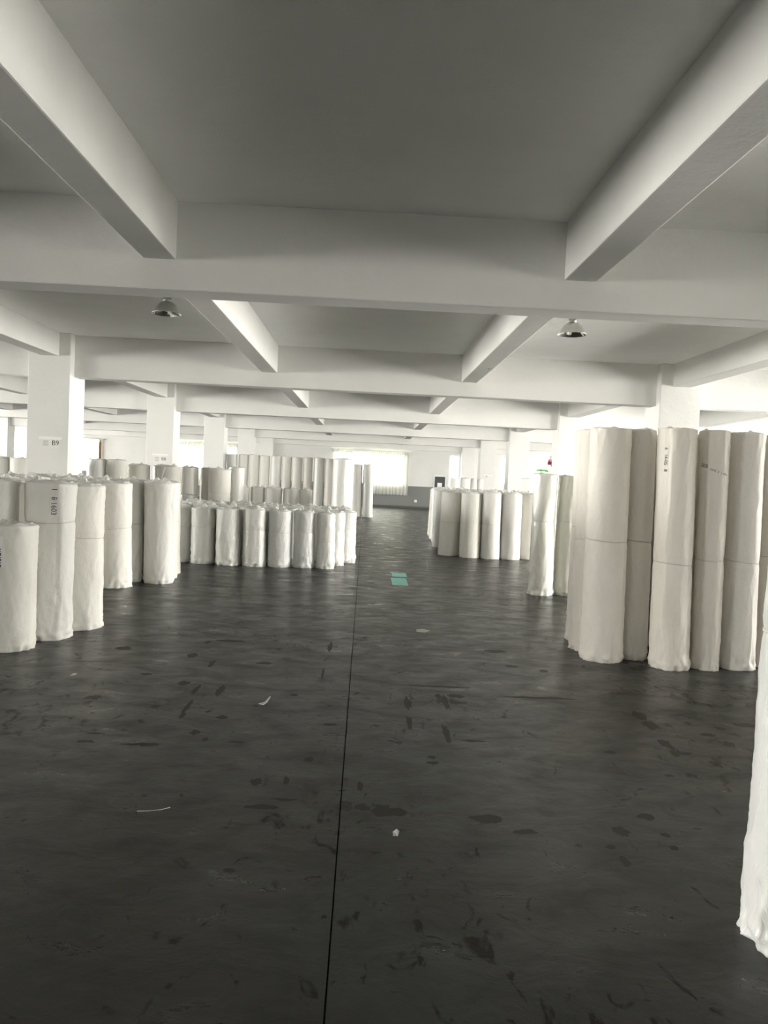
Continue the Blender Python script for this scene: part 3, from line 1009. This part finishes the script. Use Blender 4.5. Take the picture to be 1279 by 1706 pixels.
# ------------------------------------------------------------------ floor marks and litter
tag(box('floor_sticker', 0.405, 0.625, 10.70, 11.44, 0.0, 0.002, M['sticker']), 'larger turquoise floor sticker in the aisle', 'sticker', 'turquoise stickers on the aisle floor')
tag(box('floor_sticker', 0.432, 0.652, 11.62, 12.05, 0.0, 0.002, M['sticker']), 'smaller turquoise floor sticker just beyond the larger one', 'sticker', 'turquoise stickers on the aisle floor')

STAINS = [(-1.09, 5.21, 0.02, 0.113), (-1.06, 4.83, 0.018, 0.135), (-1.05, 4.66, 0.016, 0.057), (-0.93, 5.23, 0.024, 0.143), (-0.91, 4.37, 0.027, 0.04), (-0.83, 4.26, 0.016, 0.029), (-1.12, 4.15, 0.066, 0.027), (-1.45, 4.16, 0.046, 0.023), (-1.44, 4.29, 0.048, 0.014), (-0.41, 3.42, 0.077, 0.028), (-0.31, 3.51, 0.055, 0.013), (-0.47, 3.7, 0.029, 0.04), (-0.33, 3.73, 0.014, 0.052), (-1.68, 4.95, 0.048, 0.045), (-1.92, 6.32, 0.056, 0.073), (-0.74, 6.02, 0.06, 0.038), (-1.13, 5.95, 0.023, 0.111), (-1.33, 6.18, 0.037, 0.079), (-1.31, 6.67, 0.025, 0.046), (-1.12, 6.76, 0.128, 0.047), (-1.25, 4.82, 0.029, 0.036), (-0.81, 4.66, 0.036, 0.034), (-0.24, 4.02, 0.023, 0.034), (-0.45, 2.86, 0.024, 0.015), (-1.21, 5.37, 0.036, 0.06), (-1.52, 5.57, 0.041, 0.032), (-0.65, 4.24, 0.049, 0.014), (-1.21, 4.14, 0.04, 0.014), (-0.27, 5.79, 0.009, 0.193), (-0.26, 6.68, 0.021, 0.163), (-0.43, 5.19, 0.028, 0.028), (-0.16, 4.6, 0.04, 0.022), (0.59, 5.16, 0.021, 0.183), (0.68, 5.32, 0.064, 0.045), (0.53, 4.52, 0.022, 0.152), (0.33, 5.1, 0.024, 0.137), (0.32, 4.71, 0.019, 0.129), (0.57, 5.55, 0.231, 0.024), (1.27, 5.36, 0.264, 0.023), (1.86, 5.04, 0.046, 0.094), (1.86, 4.84, 0.045, 0.087), (1.82, 4.49, 0.034, 0.086), (1.81, 4.33, 0.022, 0.07), (2.49, 4.92, 0.076, 0.045), (2.3, 4.83, 0.037, 0.031), (1.87, 4.34, 0.047, 0.02), (1.44, 4.31, 0.032, 0.03), (0.68, 4.41, 0.057, 0.021), (0.6, 3.39, 0.076, 0.046), (0.74, 3.27, 0.053, 0.026), (0.15, 3.42, 0.073, 0.062), (1.34, 3.47, 0.037, 0.032), (1.36, 3.29, 0.019, 0.02), (1.17, 3.31, 0.033, 0.044), (1.35, 3.17, 0.02, 0.022), (1.08, 3.16, 0.021, 0.019), (0.41, 4.12, 0.023, 0.022), (0.41, 4.04, 0.032, 0.022), (1.19, 6.79, 0.084, 0.06), (1.23, 6.26, 0.051, 0.041), (1.47, 6.14, 0.036, 0.05), (0.55, 5.3, 0.021, 0.059), (1.65, 3.99, 0.023, 0.021), (2.22, 4.53, 0.031, 0.055), (2.16, 4.69, 0.044, 0.029), (1.1, 3.04, 0.017, 0.04), (0.1, 3.04, 0.019, 0.01), (0.03, 3.7, 0.015, 0.058), (0.04, 3.46, 0.035, 0.032)]
for k, (x, y, a, b) in enumerate(STAINS):
    bm = bmesh.new()
    n = 26
    vs = []
    for i in range(n):
        t = 2 * pi * i / n
        q = 1 + 0.45 * noise.noise((cos(t) * 1.4, sin(t) * 1.4, k * 5.3)) + 0.3 * noise.noise((cos(t) * 4, sin(t) * 4, k * 2.1))
        vs.append(bm.verts.new((a * q * cos(t), b * q * sin(t), 0.0006)))
    bm.faces.new(vs)
    link('stain', bm_mesh('stain', bm), M['stain'], fl, (x, y, 0.0))

tag(link('thread', tube_mesh('thread', [(-0.07, -0.015, 0.004), (-0.02, -0.01, 0.005), (0.03, 0.005, 0.006), (0.06, 0.035, 0.004)], 0.0018, 6), M['scrap'], None, (-0.86, 3.34, 0)), 'white thread lying on the dark floor at lower left', 'thread')


def scrap(x, y, pts, label, up=0.02):
    bm = bmesh.new()
    top = [bm.verts.new((a, b, c)) for a, b, c in pts]
    bot = [bm.verts.new((a, b, max(0.0, c - 0.003))) for a, b, c in pts]
    bm.faces.new(top); bm.faces.new(bot)
    n = len(pts)
    for i in range(n):
        bm.faces.new((top[i], top[(i + 1) % n], bot[(i + 1) % n], bot[i]))
    tag(link('fabric_scrap', bm_mesh('fabric_scrap', bm), M['scrap'], None, (x, y, 0)), label, 'scrap')


scrap(-0.6, 4.96, [(-0.035, 0, 0.003), (0.0, -0.02, 0.003), (0.02, 0.01, 0.012), (0.035, 0.06, 0.035), (0.025, 0.06, 0.032), (0.005, 0.015, 0.012)], 'bent white scrap on the floor left of the joint line')
scrap(0.185, 3.2, [(-0.012, -0.01, 0.003), (0.008, -0.014, 0.004), (0.014, 0.006, 0.014), (0.004, 0.018, 0.018), (-0.012, 0.012, 0.008)], 'tiny white scrap on the near floor just right of the joint line')
scrap(-2.0, 5.46, [(-0.015, -0.015, 0.003), (0.012, -0.012, 0.004), (0.018, 0.012, 0.012), (-0.01, 0.018, 0.008)], 'tiny white scrap on the floor by the near left block')
scrap(0.6, 7.57, [(-0.06, -0.06, 0.003), (0.02, -0.08, 0.003), (0.075, 0.02, 0.004), (0.01, 0.08, 0.005), (-0.055, 0.04, 0.004)], 'flat grey-white paper scrap in the middle of the aisle')
